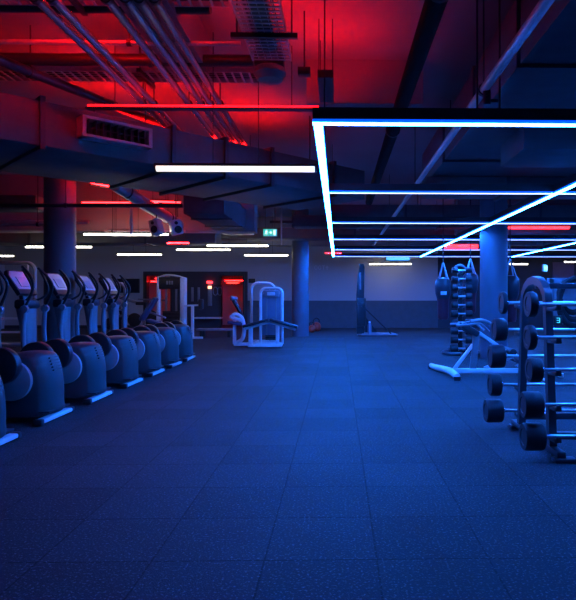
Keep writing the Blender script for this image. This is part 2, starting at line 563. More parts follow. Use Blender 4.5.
# the grille box on its near side
gr = thing('air_grille', 'rectangular air grille with upright slats on the side of the slanting duct', 'grille',
           tuple(A0 + DU * 1.15 - DN * 0.055) [:2] + (2.985,), math.atan2(DU.y, DU.x))
q = MB()
W_, H_ = 0.78, 0.225
q.box((0, -0.06, H_ - 0.015), (W_, 0.17, 0.03)).box((0, -0.06, 0.015), (W_, 0.17, 0.03))
q.box((-W_ / 2 + 0.02, -0.06, H_ / 2), (0.04, 0.17, H_)).box((W_ / 2 - 0.02, -0.06, H_ / 2), (0.04, 0.17, H_))
q.build('frame', M['galv'], gr)
MB().box((0, 0.0, H_ / 2), (W_ - 0.06, 0.02, H_ - 0.05)).build('back_plate', M['black'], gr)
for k in range(9):
    MB().box((-W_ / 2 + 0.078 + k * 0.078, -0.07, H_ / 2), (0.012, 0.09, H_ - 0.06)).build('slat', M['dark_metal'], gr)
MB().box((0, -0.09, H_ / 2), (W_ - 0.08, 0.01, 0.012)).build('cross_slat', M['dark_metal'], gr)

def pipe(name, label, pts, r, m, cat='pipe', hang=(), group=None, smooth=0, clip=True, seg=12):
    c = Vector(pts[0])
    t = thing(name, label, cat, tuple(c), 0, group)
    P = [Vector(p) - c for p in pts]
    MB().tube(P, r, seg=max(seg, 16), smooth=smooth).build('pipe_run', m, t)
    for h in hang:
        a = P[0].lerp(P[-1], h)
        MB().cyl(a, (a.x, a.y, ZC - c.z), 0.007, seg=6).build('hanger_rod', M['dark_metal'], t)
        d = (P[-1] - P[0]).normalized()
        MB().cyl(a - d * 0.02, a + d * 0.02, r + 0.012, seg=12).build('clamp', M['dark_metal'], t)
    return t

# long galvanised pipes running away over the slanting duct
names = ['leftmost steel pipe of the pair slanting down to the air grille', 'right-hand steel pipe of the pair slanting down to the air grille',
         'first of the four steel pipes bundled over the slanting duct', 'second of the four steel pipes bundled over the slanting duct',
         'third of the four steel pipes bundled over the slanting duct', 'fourth of the four bundled steel pipes, next to the wide cable tray']
for (x0, lb) in zip((-2.20, -2.08, -1.685, -1.545, -1.445, -1.335), names):
    pipe('steel_pipe', lb, [(x0, 2.6, 3.46), (x0, 9.2, 3.46)], 0.033, M['pipe_steel'], hang=(0.26, 0.62), group='long steel pipes')
# big pipes to the right
pipe('steel_pipe', 'long silver sprinkler pipe slanting along the dark duct on the right', [(1.15, 2.6, 2.92), (1.15, 20.2, 2.92)], 0.036, M['galv'], hang=(0.115, 0.35, 0.6))
tp = pipe('drain_pipe', 'thick black drain pipe above the blue grid', [(0.66, 2.6, 3.28), (0.66, 12.5, 3.28)], 0.075, M['matte_black'], hang=(0.12, 0.45))
# valve on the silver pipe
sp = thing('sprinkler_valve', 'small dark valve hanging from the silver sprinkler pipe', 'valve', (1.16, 4.56, 2.83))
MB().cyl((0, 0, -0.05), (0, 0, 0.06), 0.03, seg=12).build('body', M['black'], sp)
MB().box((0.04, 0, -0.02), (0.09, 0.03, 0.025)).build('handle', M['black'], sp)
# cross pipes
pipe('cross_pipe', 'dark pipe crossing in front of the column by the ellipticals', [(-9.0, 9.35, 2.71), (-2.45, 9.35, 2.71)], 0.03, M['dark_metal'], hang=(0.18, 0.72))
pipe('cross_pipe', 'dark thick pipe crossing near the cable trays', [(-6.0, 5.95, 3.66), (-0.85, 5.95, 3.66)], 0.06, M['dark_metal'], hang=(0.3, 0.8))
pipe('cross_pipe', 'thin bright pipe crossing just in front of the dark thick pipe', [(-6.0, 5.45, 3.62), (-0.9, 5.45, 3.62)], 0.022, M['galv'], hang=(0.3, 0.8))
pipe('cross_pipe', 'short black capped pipe at the top above the long steel pipes', [(-4.2, 4.95, 3.72), (-1.07, 4.95, 3.72)], 0.065, M['black'], hang=(0.6, 0.9))
pipe('cross_pipe', 'slanting conduit at the far left of the red ceiling', [(-3.4, 5.2, 3.53), (-2.33, 7.7, 3.53)], 0.05, M['dark_metal'], hang=(0.3,))
pipe('cross_pipe', 'red-lit pipe at the left edge beyond the column', [(-12, 12.6, 2.85), (-5.3, 12.6, 2.85)], 0.04, M['galv'], hang=(0.4, 0.9))
pipe('cross_pipe', 'thin pipe below the beam between speakers and column', [(-5.2, 13.2, 2.72), (-3.4, 13.2, 2.72)], 0.025, M['galv'], hang=(0.1, 0.9))

# ladder cable trays
def cable_tray(label, p0, p1, w_, z, nr, hang=True):
    """an open tray: side rails, rungs and cables lying in it"""
    p0, p1 = Vector((*p0, z)), Vector((*p1, z))
    L = (p1 - p0).length
    ang = math.atan2(p1.y - p0.y, p1.x - p0.x)
    t = thing('cable_tray', label, 'cable tray', tuple(p0), ang, 'cable trays')
    for s in (-1, 1):
        MB().box((L / 2, s * w_ / 2, 0.03), (L, 0.012, 0.06)).build('side_rail', M['galv'], t)
    rb = MB()
    for k in range(nr):
        rb.box(((k + 0.5) * L / nr, 0, 0.004), (0.02, w_, 0.008))
    for k in range(5):
        rb.box((L / 2, (k - 2) * w_ / 6, 0.011), (L, 0.006, 0.006))
    rb.build('mesh_base', M['galv'], t)
    cb = MB()
    for k in range(4):
        yy = (k - 1.5) * w_ / 5
        cb.tube([(0, yy, 0.03), (L * 0.3, yy + 0.01, 0.032), (L * 0.7, yy - 0.012, 0.03), (L, yy, 0.03)], 0.012, seg=6, smooth=4)
    cb.build('cables', M['black'], t)
    if hang:
        for h in (0.25, 0.8):
            for s in (-1, 1):
                MB().cyl((L * h, s * (w_ / 2 + 0.05), -0.02), (L * h, s * (w_ / 2 + 0.05), ZC - z), 0.007, seg=6).build('hanger_rod', M['dark_metal'], t)
            MB().box((L * h, 0, -0.02), (0.04, w_ + 0.2, 0.04)).build('hanger_bar', M['black'], t)
    return t
cable_tray('wide mesh cable tray running away at the top, ending above the black box', (-0.62, 2.6), (-0.62, 5.55), 0.36, 3.5, 44)
cable_tray('mesh cable tray crossing at the top edge of the picture', (-7.0, 4.73), (-0.9, 4.73), 0.3, 3.68, 70)
cable_tray('mesh cable tray crossing beneath the red slab, further back', (-7.0, 6.3), (-0.8, 6.3), 0.3, 3.62, 70)
jb = thing('junction_box', 'black box with a brown dome at the end of the wide cable tray', 'box', (-0.66, 5.72, 3.52))
MB().box((0, 0, 0.06), (0.28, 0.2, 0.15), bev=0.01).build('body', M['black'], jb)
MB().lathe([(0.02, -0.16), (0.12, -0.14), (0.16, -0.08), (0.14, -0.02), (0.05, -0.01)], (0, 0, 0), seg=18).build('dome', M['beam'], jb)
MB().cyl((0.0, 0, 0.13), (0, 0, 0.6), 0.01, seg=6).build('hanger_rod', M['dark_metal'], jb)
sb = thing('junction_box', 'little dark box fixed beside the wide cable tray', 'box', (-0.32, 5.6, 3.42))
MB().box((0, 0, 0), (0.12, 0.1, 0.07), bev=0.006).build('body', M['black'], sb)
MB().cyl((0, 0, 0.03), (0, 0, 0.58), 0.008, seg=6).build('hanger_rod', M['dark_metal'], sb)

# rectangular ducts on the right
def duct(label, p, q, seams=(), axis='y', hang=True, m=None, ha=(-0.3, 0.3)):
    c = ((p[0] + q[0]) / 2, (p[1] + q[1]) / 2, p[2])
    t = thing('air_duct', label, 'duct', c)
    d = [b - a for a, b in zip(p, q)]
    MB().box((0, 0, d[2] / 2), d, bev=0.01).build('casing', m or M['duct'], t)
    for s in seams:
        f = MB()
        if axis == 'y':
            yy = s - c[1]
            f.box((0, yy, -0.015), (d[0] + 0.06, 0.06, 0.03)).box((-d[0] / 2 - 0.015, yy, d[2] / 2), (0.03, 0.06, d[2]))
        else:
            xx = s - c[0]
            f.box((xx, 0, -0.015), (0.06, d[1] + 0.06, 0.03)).box((xx, -d[1] / 2 - 0.015, d[2] / 2), (0.06, 0.03, d[2]))
        f.build('flange', M['duct_seam'], t)
    if hang:
        for a in ha:
            for b in (-0.42, 0.42):
                if axis == 'y':
                    MB().cyl((b * d[0], a * d[1], d[2]), (b * d[0], a * d[1], ZC - c[2]), 0.008, seg=6).build('hanger_rod', M['dark_metal'], t)
                else:
                    MB().cyl((a * d[0], b * d[1], d[2]), (a * d[0], b * d[1], ZC - c[2]), 0.008, seg=6).build('hanger_rod', M['dark_metal'], t)
    return t
duct('broad dark duct running away at the upper right, beside the silver pipe', (1.38, 2.2, 3.05), (3.6, 9.6, 3.6), (3.3, 4.45, 5.9, 7.6))
duct('lower box duct crossing behind the front bar of the blue grid', (1.83, 5.76, 2.74), (6.0, 6.6, 2.98), (3.2,), 'x', ha=(0.05, 0.4))
duct('long flat duct crossing above the second bar of the blue grid', (1.3, 8.6, 2.82), (8, 9.3, 3.04), (2.5, 4.5), 'x', ha=(-0.08, 0.4))
duct('flat duct crossing above the blue column', (-0.2, 13.0, 2.98), (10, 13.6, 3.3), (1.5, 4.5), 'x')
duct('dark duct running away from the slanting duct to the exit sign', (-2.85, 10.9, 2.80), (-2.1, 14.8, 3.25), (11.6, 12.8, 14.0))
duct('flat duct crossing over the far floor between the columns', (-1.1, 14.4, 2.98), (8, 15.0, 3.25), (0.5, 2.5), 'x')
duct('last flat duct crossing before the far wall', (-9, 17.5, 2.98), (10, 18.2, 3.3), (-5, 0.5, 4.5), 'x')
duct('dark duct beyond the column by the ellipticals', (-12.5, 15.4, 2.66), (-3.2, 16.2, 3.1), (-8, -5), 'x')
duct('dark duct at the left edge behind the column by the ellipticals', (-11.5, 11.3, 2.95), (-5.75, 11.9, 3.2), (-9, -7), 'x')
pipe('cross_pipe', 'low red-lit pipe just right of the column by the ellipticals', [(-4.95, 12.95, 2.6), (-3.95, 12.95, 2.6)], 0.025, M['galv'], hang=(0.1, 0.9))
pipe('cross_pipe', 'low dark pipe left of the column by the ellipticals', [(-9.5, 11.1, 2.62), (-5.4, 11.1, 2.62)], 0.03, M['galv'], hang=(0.2, 0.95))
pipe('drop_pipe', 'upright pipe coming down beside the round silver duct', [(-4.1, 11.75, 2.50), (-4.1, 11.75, 4.0)], 0.03, M['galv'])
pipe('drop_pipe', 'thin upright conduit at the right of the exit sign', [(-1.5, 15.6, 2.62), (-1.5, 15.6, 4.0)], 0.02, M['galv'])
# round duct with the pair of speakers
pipe('round_duct', 'round silver duct slanting down towards the two speakers', [(-3.95, 10.5, 3.26), (-3.74, 11.7, 3.05), (-3.5, 13.0, 2.85)], 0.12, M['galv'], cat='duct', hang=(0.15, 0.8), seg=18)
def speaker(x, y, z, rz, label):
    t = thing('loudspeaker', label, 'speaker', (x, y, z), rz, 'ceiling speakers')
    MB().box((0, 0, 0), (0.21, 0.2, 0.3), rot=Matrix.Rotation(-0.25, 4, 'Y'), bev=0.015).build('cabinet', M['white_paint'], t)
    MB().cyl((0.02, -0.098, -0.05), (0.02, -0.112, -0.05), 0.075, seg=18).build('cone', M['black'], t)
    MB().cyl((-0.02, -0.098, 0.08), (-0.02, -0.110, 0.08), 0.035, seg=14).build('tweeter', M['black'], t)
    MB().cyl((0, 0, 0.14), (0, 0, (ZC if x > -3.5 else 2.93) - z), 0.012, seg=8).build('bracket_pole', M['dark_metal'], t)
speaker(-3.65, 11.9, 2.66, -0.35, 'left one of two red-lit speakers hanging under the ceiling')
speaker(-3.26, 11.9, 2.66, 0.5, 'right one of two red-lit speakers hanging under the ceiling')

# exit signs
def exit_sign(x, y, z, rz, label, arrow=1):
    t = thing('exit_sign', label, 'sign', (x, y, z), rz)
    MB().box((0, 0.02, 0), (0.36, 0.04, 0.19), bev=0.005).build('housing', M['white_paint'], t)
    MB().box((0, -0.004, 0), (0.345, 0.008, 0.175)).build('face', M['sign_green'], t)
    q = MB()
    yy = -0.011
    q.cyl((-0.085, yy + 0.002, 0.055), (-0.085, yy - 0.002, 0.055), 0.015, seg=12)          # head
    q.bar((-0.09, yy, 0.036), (-0.105, yy, -0.012), 0.004, 0.026, up=(1, 0, 0))
    q.bar((-0.10, yy, -0.01), (-0.072, yy, -0.04), 0.004, 0.014, up=(1, 0, 0)).bar((-0.072, yy, -0.04), (-0.08, yy, -0.07), 0.004, 0.013, up=(1, 0, 0))
    q.bar((-0.105, yy, -0.012), (-0.125, yy, -0.04), 0.004, 0.014, up=(1, 0, 0)).bar((-0.125, yy, -0.04), (-0.15, yy, -0.045), 0.004, 0.012, up=(1, 0, 0))
    q.bar((-0.092, yy, 0.03), (-0.065, yy, 0.012), 0.004, 0.011, up=(1, 0, 0)).bar((-0.094, yy, 0.03), (-0.125, yy, 0.015), 0.004, 0.011, up=(1, 0, 0))
    q.build('running_figure', M['sign_white'], t)
    a = MB()
    a.bar((-0.035, yy, 0), (0.03, yy, 0), 0.004, 0.018, up=(0, 0, 1))
    a.prism([(0.015, 0.036), (0.055, 0.0), (0.015, -0.036)], 'y', yy - 0.002, yy + 0.002)
    a.build('arrow', M['sign_white'], t)
    d = MB()
    d.box((0.115, yy, 0), (0.06, 0.004, 0.13))
    d.build('door_symbol', M['sign_white'], t)
    for s in (-0.12, 0.12):
        MB().cyl((s, 0.02, 0.095), (s, 0.02, ZC - z), 0.005, seg=6).build('suspension_rod', M['dark_metal'], t)
    return t
exit_sign(-1.74, 15.1, 2.9, 0, 'green emergency exit sign with running figure, left of the middle column')
exit_sign(5.68, 16.0, 2.04, 0.95, 'small green emergency sign seen edge-on at the right, above the barbell rack')

# cyan light panel
cp = thing('ceiling_light', 'flat cyan lit panel below the far bar of the blue grid', 'light', (2.02, 19.8, 2.52))
MB().box((0, 0.02, 0), (0.84, 0.05, 0.13), bev=0.006).build('housing', M['dark_metal'], cp)
MB().box((0, -0.012, 0), (0.78, 0.02, 0.10)).build('panel', M['cyan'], cp)
for s in (-0.3, 0.3):
    MB().cyl((s, 0.02, 0.06), (s, 0.02, ZC - 2.52), 0.006, seg=6).build('suspension_rod', M['dark_metal'], cp)

# red lamps lying on the ducts and trays, and in the room behind
ang = math.atan2(DU.y, DU.x)
def onduct(s, v):
    p = A0 + DU * s + DN * v
    return (p.x, p.y, DZ1 + 0.04)
red_tube(onduct(1.5, 0.5), 1.2, ang, 'red tube lying on the slanting duct above the grille', M['red_lamp'], hang=False)
red_tube(onduct(3.2, 0.45), 1.2, ang, 'red tube lying on the slanting duct below the long pipes', M['red_lamp'], hang=False)
red_tube((-1.45, 6.38, 3.34), 2.5, 0.0, 'long thin red light line running across to the corner of the blue grid', M['red_line'], 0.011, open_=True)
red_tube((-0.62, 4.9, 3.56), 0.9, PI / 2, 'red uplighter lying in the wide cable tray', M['red_soft'], hang=False)
red_tube((-0.12, 6.0, 3.42), 0.7, PI / 2, 'red uplighter in front of the concrete beam, above the corner of the blue grid', M['red_soft'])
red_tube((-2.0, 4.97, 3.80), 1.5, 0.0, 'added red tube above the cable tray at the top edge, over the long pipes', M['red_lamp'], 0.02, open_=True)  # unseen tube, added to redden the duct face and grille
red_tube((-4.6, 12.5, 3.25), 1.6, 0.0, 'red tube hung behind the column by the ellipticals', M['red_hot'], 0.012, open_=True)
red_tube((-3.55, 12.2, 3.22), 0.6, 0.25, 'short red tube above the pair of red-lit speakers', M['red_hot'], 0.016)
red_tube((-3.6, 13.3, 2.47), 0.5, 0.0, 'short red light line just below the pair of speakers', M['red_hot'], 0.014, open_=True)
red_tube((-4.15, 11.0, 3.3), 1.0, 1.05, 'orange-red tube beside the round silver duct', M['red_soft'], 0.016, open_=True)
red_tube((-1.45, 16.2, 3.3), 0.8, 0.0, 'red tube above the exit sign', M['red_lamp'])
red_tube((-0.15, 19.0, 2.66), 0.55, 0.0, 'short red light line beside the end of the blue grid', M['red_dim'])
red_tube((-9.5, 14.9, 2.7), 1.6, 0.0, 'red tube at the far left behind the beam', M['red_soft'])
red_tube((3.45, 16.4, 2.66), 0.95, 0.0, 'red glow bar left of the blue column, added for a red-lit panel', M['red_dim'], 0.06)  # glowing bar stands in for a surface lit red
red_tube((4.85, 14.1, 2.93), 1.5, 0.0, 'red light bar right of the blue column, above the exit sign seen edge-on', M['red_dim'], 0.04)
for i, (x0, x1, z, y) in enumerate([(-7.42, -6.6, 1.97, 24.0), (-7.44, -6.95, 1.84, 23.5), (-4.56, -3.76, 1.88, 23.8), (-4.6, -4.1, 1.80, 24.4)]):
    red_tube(((x0 + x1) / 2, y, z), x1 - x0, 0.0,
             ['red light line at the top of the doorway behind the tall weight tower', 'shorter red light line in the doorway behind the tall weight tower',
              'bright red light line at the top of the doorway by the blue-lit machine', 'fainter red light line in the doorway by the blue-lit machine'][i], M['red_door'], 0.022)

# ------------------------------------------------------------------ ellipticals
def make_elliptical(label):
    t = thing('elliptical_trainer', label, 'elliptical trainer', (0, 0, 0), 0, 'ellipticals in a row')
    MB().box((-0.85, 0, 0.10), (1.55, 0.12, 0.09), bev=0.015).build('base_rail', M['dark_metal'], t)
    for x in (-0.06, -1.55):
        f = MB().box((x, 0, 0.04), (0.09, 0.66, 0.046), bev=0.014).build('stabiliser_foot', M['white_paint'], t)
        for s in (-1, 1):
            MB().box((x, s * 0.335, 0.036), (0.095, 0.07, 0.064), bev=0.015).build('foot_cap', M['black'], f)
    # moulded cover: swollen barrel outline, rounded on the aisle end
    prof = [(-0.62, 0.08), (-0.3, 0.07), (-0.02, 0.08), (0.0, 0.2), (-0.005, 0.4), (-0.03, 0.55), (-0.07, 0.655), (-0.12, 0.70), (-0.25, 0.715), (-0.42, 0.705), (-0.58, 0.65), (-0.65, 0.47), (-0.66, 0.25)]
    rows = []
    b = MB()
    N = 11
    P = smooth2(prof, 4)
    ys = [-1, -0.92, -0.75, -0.5, -0.25, 0, 0.25, 0.5, 0.75, 0.92, 1]
    for v in ys:
        k = max(0.0, 1 - abs(v) ** 5)
        inset = 0.13 * (abs(v) ** 3)
        ring = []
        for (x, z) in P:
            fx = x
            if x > -0.3:
                fx = x - inset * min(1.0, (x + 0.3) / 0.25)
            fz = z - (0.05 * abs(v) ** 4 if z > 0.6 else 0)
            ring.append(b.bm.verts.new((fx, v * 0.235, fz)))
        rows.append(ring)
    n = len(P)
    for A, B in zip(rows, rows[1:]):
        for i in range(n):
            b.bm.faces.new((A[i], A[(i + 1) % n], B[(i + 1) % n], B[i]))
    b.bm.faces.new(rows[0][::-1])
    b.bm.faces.new(rows[-1])
    cv = b.build('drive_cover', M['cover'], t, angle=62)
    for k in range(5):
        MB().box((-0.010 - 0.0105 * k, -0.045, 0.53 + k * 0.031), (0.020, 0.17, 0.012), rot=Matrix.Rotation(-0.3, 4, 'Y') @ Matrix.Rotation(-0.03, 4, 'Z')).build('vent_slit', M['black'], cv)
    MB().box((-0.32, 0, 0.115), (0.63, 0.46, 0.02), bev=0.004).build('base_seam', M['black'], cv)
    for s in (-1, 1):
        dk = MB().cyl((-0.36, s * 0.24, 0.44), (-0.36, s * 0.29, 0.44), 0.2, seg=36, bev=0.008).build('crank_disc', M['pale_disc'], t, label='pale grey crank disc')
        cap = MB().cyl((-0.42, s * 0.292, 0.60), (-0.42, s * 0.40, 0.60), 0.185, seg=36, bev=0.025)
        cap.bar((-0.42, s * 0.345, 0.60), (-1.0, s * 0.345, 0.34), 0.09, 0.13, bev=0.02)
        cap.build('crank_arm', M['black'], t)
        MB().box((-1.02, s * 0.345, 0.37), (0.42, 0.17, 0.05), bev=0.02).build('pedal', M['black'], t)
        MB().bar((-1.0, s * 0.345, 0.34), (-1.42, s * 0.30, 0.40), 0.05, 0.06, bev=0.01).build('pedal_link', M['silver'], t)
        # swinging arm with its handle
        a = MB().tube([(-1.44, s * 0.30, 0.36), (-1.47, s * 0.29, 0.8), (-1.44, s * 0.28, 1.16)], [0.035, 0.034, 0.03], seg=12, smooth=4).build('swing_arm', M['silver'], t)
        MB().tube([(-1.44, s * 0.28, 1.14), (-1.36, s * 0.28, 1.32), (-1.34, s * 0.27, 1.46), (-1.42, s * 0.24, 1.60), (-1.52, s * 0.22, 1.70)], 0.019, seg=10, smooth=4).build('grip', M['black'], a)
        MB().lathe([(0.02, -0.04), (0.055, -0.03), (0.055, 0.03), (0.02, 0.04)], (-1.45, s * 0.29, 1.10), axis='y', seg=16).build('pivot_cap', M['silver'], a)
    # tapered mast, wide at the top
    m = MB()
    rows = []
    for z, hw, x, hx in ((0.12, 0.06, -1.50, 0.05), (0.5, 0.10, -1.53, 0.055), (0.9, 0.17, -1.56, 0.06), (1.12, 0.21, -1.58, 0.075)):
        ring = []
        for k in range(16):
            an = 2 * PI * k / 16
            ca, sa = math.cos(an), math.sin(an)
            ring.append(m.bm.verts.new((x + hx * math.copysign(abs(ca) ** 0.6, ca), hw * math.copysign(abs(sa) ** 0.6, sa), z)))
        rows.append(ring)
    for A, B in zip(rows, rows[1:]):
        for k in range(16):
            m.bm.faces.new((A[k], A[(k + 1) % 16], B[(k + 1) % 16], B[k]))
    m.bm.faces.new(rows[0][::-1]); m.bm.faces.new(rows[-1])
    m.build('mast', M['silver'], t)
    R = Matrix.Rotation(-0.55, 4, 'Y')
    c = MB().box((-1.56, 0, 1.17), (0.16, 0.46, 0.14), bev=0.04).build('bottle_tray', M['black'], t)
    cn = MB().prism([(v[0], v[1]) for v in [(-0.24, -0.2), (0.24, -0.2), (0.27, 0.12), (0.2, 0.2), (-0.2, 0.2), (-0.27, 0.12)]], 'x', -0.03, 0.03, bev=0.012)
    bmesh.ops.transform(cn.bm, matrix=Matrix.Translation((-1.66, 0, 1.47)) @ R, verts=cn.bm.verts)
    co = cn.build('console', M['black'], t)
    fc = MB().prism([(-0.22, -0.12), (0.22, -0.12), (0.245, 0.11), (0.18, 0.175), (-0.18, 0.175), (-0.245, 0.11)], 'x', 0.03, 0.036)
    bmesh.ops.transform(fc.bm, matrix=Matrix.Translation((-1.66, 0, 1.47)) @ R, verts=fc.bm.verts)
    fc.build('display_face', M['console'], co)
    sc_ = MB().box((0.041, 0, -0.0), (0.008, 0.24, 0.16))
    bmesh.ops.transform(sc_.bm, matrix=Matrix.Translation((-1.66, 0, 1.47)) @ R, verts=sc_.bm.verts)
    sc_.build('screen', M['screen_glare'], co)
    MB().bar((-1.59, 0, 1.1), (-1.64, 0, 1.4), 0.14, 0.06, bev=0.015).build('console_neck', M['black'], co)
    h = MB().tube([(-1.56, -0.10, 1.2), (-1.42, -0.21, 1.28), (-1.38, -0.23, 1.42), (-1.5, -0.24, 1.66)], 0.017, seg=8, smooth=4)
    h.tube([(-1.56, 0.10, 1.2), (-1.42, 0.21, 1.28), (-1.38, 0.23, 1.42), (-1.5, 0.24, 1.66)], 0.017, seg=8, smooth=4)
    h.build('fixed_handlebar', M['black'], t)
    return t
el_y = [5.02, 6.22, 7.36, 8.55, 9.66, 10.75, 11.8]
el_lab = ['elliptical trainer cut off by the left edge, nearest the camera', 'elliptical trainer with the largest fully visible drum cover',
          'elliptical trainer, second full drum cover from the camera', 'elliptical trainer in the middle of the row of seven',
          'elliptical trainer, third from the far end of the row', 'elliptical trainer, second from the far end of the row',
          'elliptical trainer at the far end of the row, before the tall weight tower']
el0 = make_elliptical(el_lab[0])
el0.location = (-2.85, el_y[0], 0)
for y, lb in list(zip(el_y, el_lab))[1:]:
    copy_thing(el0, lb, (-2.905, y, 0))

# ------------------------------------------------------------------ fixed barbell rack
rk = thing('barbell_rack', 'blue-lit barbell rack with arched end frames, five tiers each side', 'rack', (1.73, 5.12, 0))
NZ = [0.185, 0.435, 0.71, 0.965, 1.225]
NYn, NYf = 4.60, 5.64
def end_frame(x):
    pts = []
    w_, dpt = 0.06, 0.068
    path = [(-0.40, 0.07), (-0.30, 1.24)]
    for k in range(9):
        a = PI - PI * k / 8
        path.append((0.30 * math.cos(a), 1.24 + 0.19 * math.sin(a)))
    path += [(0.40, 0.07)]
    # dedupe and sweep a rectangular section in the y-z plane
    P = [Vector((0, a, b)) for a, b in path]
    Q = [P[0]]
    for p in P[1:]:
        if (p - Q[-1]).length > 1e-4:
            Q.append(p)
    m = MB()
    rings = []
    for i, p in enumerate(Q):
        tdir = (Q[min(i + 1, len(Q) - 1)] - Q[max(i - 1, 0)]).normalized()
        nrm = Vector((0, -tdir.z, tdir.y))
        rings.append([m.bm.verts.new(p + Vector((x, 0, 0)) + Vector((sx * w_ / 2, 0, 0)) + nrm * (sn * dpt / 2)) for sx, sn in ((-1, -1), (1, -1), (1, 1), (-1, 1))])
    for A, B in zip(rings, rings[1:]):
        for k in range(4):
            m.bm.faces.new((A[k], A[(k + 1) % 4], B[(k + 1) % 4], B[k]))
    m.bm.faces.new(rings[0][::-1]); m.bm.faces.new(rings[-1])
    fr = m.build('end_frame', M['rack'], rk)
    MB().box((x, 0, 0.06), (0.07, 1.22, 0.05), bev=0.008).build('base_bar', M['rack'], fr)
    for s in (-1, 1):
        MB().box((x + 0.03, s * 0.58, 0.018), (0.17, 0.10, 0.035), bev=0.008).build('foot_plate', M['rack'], fr)
        for z in NZ:
            hk = MB()
            yb = s * (0.40 - 0.10 * (z / 1.24))
            hk.bar((x, yb, z - 0.045), (x, s * 0.545, z - 0.032), 0.05, 0.03, bev=0.004)
            hk.box((x, s * 0.548, z - 0.018), (0.04, 0.010, 0.036), bev=0.003)
            hk.build('hook', M['rack'], fr)
end_frame(0.0)
end_frame(0.86)
for s in (-1, 1):
    MB().box((0.43, s * 0.385, 0.16), (0.86, 0.05, 0.06), bev=0.006).build('cross_rail', M['rack'], rk)
MB().box((0.43, 0, 1.38), (0.86, 0.06, 0.05), bev=0.006).build('cross_rail', M['rack'], rk)

def barbell(x, y, z, r, th, label):
    """x is the inner face of the left head"""
    t = thing('fixed_barbell', label, 'barbell', (x, y, z), 0, 'barbells on the rack')
    Lb = 1.08
    MB().cyl((-0.01, 0, 0), (Lb + 0.01, 0, 0), 0.015, seg=14).build('bar', M['bright_steel'], t)
    for s, x0 in ((-1, 0.0), (1, Lb)):
        hd = MB().lathe([(r * 0.55, 0), (r * 0.93, 0.0), (r, 0.012), (r, th - 0.014), (r * 0.93, th), (r * 0.62, th), (r * 0.58, th - 0.006), (r * 0.2, th - 0.006)], (0, 0, 0), axis='x', seg=28)
        if s < 0:
            bmesh.ops.scale(hd.bm, vec=(-1, 1, 1), verts=hd.bm.verts)
        bmesh.ops.translate(hd.bm, vec=(x0, 0, 0), verts=hd.bm.verts)
        hd.build('weight_head', M['rubber'], t)
        cl = MB().cyl((x0 + s * -0.03, 0, 0), (x0, 0, 0), 0.024, seg=14).build('collar', M['chrome'], t)
tiers = ['bottom', 'second lowest', 'middle', 'second highest', 'top']
for i, (th, r) in enumerate([(0.155, 0.108), (0.145, 0.105), (0.09, 0.098), (0.055, 0.10), (0.06, 0.102)]):
    barbell(1.61 + (0, -0.015, -0.02, -0.07, -0.06)[i], NYn, NZ[i], r, th, 'fixed barbell on the %s tier of the near side of the rack' % tiers[i])
for i, (th, r) in enumerate([(0.155, 0.112), (0.10, 0.108), (0.135, 0.112), (0.11, 0.11), (0.045, 0.108)]):
    barbell(1.575 + (0, -0.015, 0.02, 0.035, 0.04)[i], NYf, NZ[i], r, th, 'fixed barbell on the %s tier of the far side of the rack' % tiers[i])

# ------------------------------------------------------------------ back extension bench
bx = thing('hyperextension_bench', 'pale framed back extension bench with black hip pads before the blue column', 'bench', (1.73, 9.42, 0))
MB().tube([(-0.08, 0.95, 0.05), (-0.04, 0.6, 0.06), (0.06, 0.1, 0.075), (0.08, -0.3, 0.07), (0.08, -0.52, 0.055)], [0.045, 0.05, 0.055, 0.055, 0.05], seg=12, smooth=4).build('front_foot', M['white_paint'], bx)
for p in ((-0.08, 0.95), (0.08, -0.52)):
    MB().cyl((p[0], p[1], 0.0), (p[0], p[1], 0.06), 0.055, seg=14).build('foot_cap', M['black'], bx)
MB().bar((0.06, 0, 0.085), (1.75, -0.05, 0.085), 0.09, 0.07, bev=0.012).build('base_beam', M['white_paint'], bx)
MB().bar((1.72, -0.42, 0.06), (1.72, 0.38, 0.06), 0.07, 0.06, bev=0.01).build('rear_foot', M['white_paint'], bx)
MB().bar((0.44, 0, 0.1), (0.50, 0, 0.72), 0.07, 0.10, bev=0.01).build('upright', M['silver'], bx)
MB().bar((0.14, 0, 0.11), (0.44, 0, 0.50), 0.05, 0.05, bev=0.008).build('strut', M['white_paint'], bx)
MB().bar((0.52, 0, 0.70), (1.25, 0, 0.20), 0.07, 0.06, bev=0.01).build('slide_tube', M['white_paint'], bx)
MB().bar((0.62, -0.02, 0.12), (1.15, -0.02, 0.34), 0.05, 0.05, bev=0.008).build('rear_strut', M['white_paint'], bx)
for s in (-1, 1):
    MB().box((0.36, s * 0.14, 0.75), (0.30, 0.20, 0.10), rot=Matrix.Rotation(0.55, 4, 'Y'), bev=0.03).build('hip_pad', M['pad'], bx)
    MB().tube([(0.12, s * 0.24, 0.82), (0.3, s * 0.24, 0.83), (0.5, s * 0.22, 0.85), (0.66, s * 0.16, 0.72)], 0.019, seg=10, smooth=4).build('handle', M['silver'], bx)
MB().tube([(0.35, -0.22, 0.88), (0.55, -0.20, 0.90), (0.75, -0.18, 0.80), (0.92, -0.16, 0.66)], 0.03, seg=10, smooth=4).build('support_arm', M['silver'], bx)
for z in (0.40, 0.26):
    MB().cyl((1.02 + (0.4 - z), -0.26, z), (1.02 + (0.4 - z), 0.26, z), 0.055, seg=16, bev=0.01).build('ankle_roller', M['pad'], bx)
MB().box((1.30, 0, 0.19), (0.26, 0.44, 0.025), rot=Matrix.Rotation(-0.5, 4, 'Y')).build('foot_plate', M['silver'], bx)

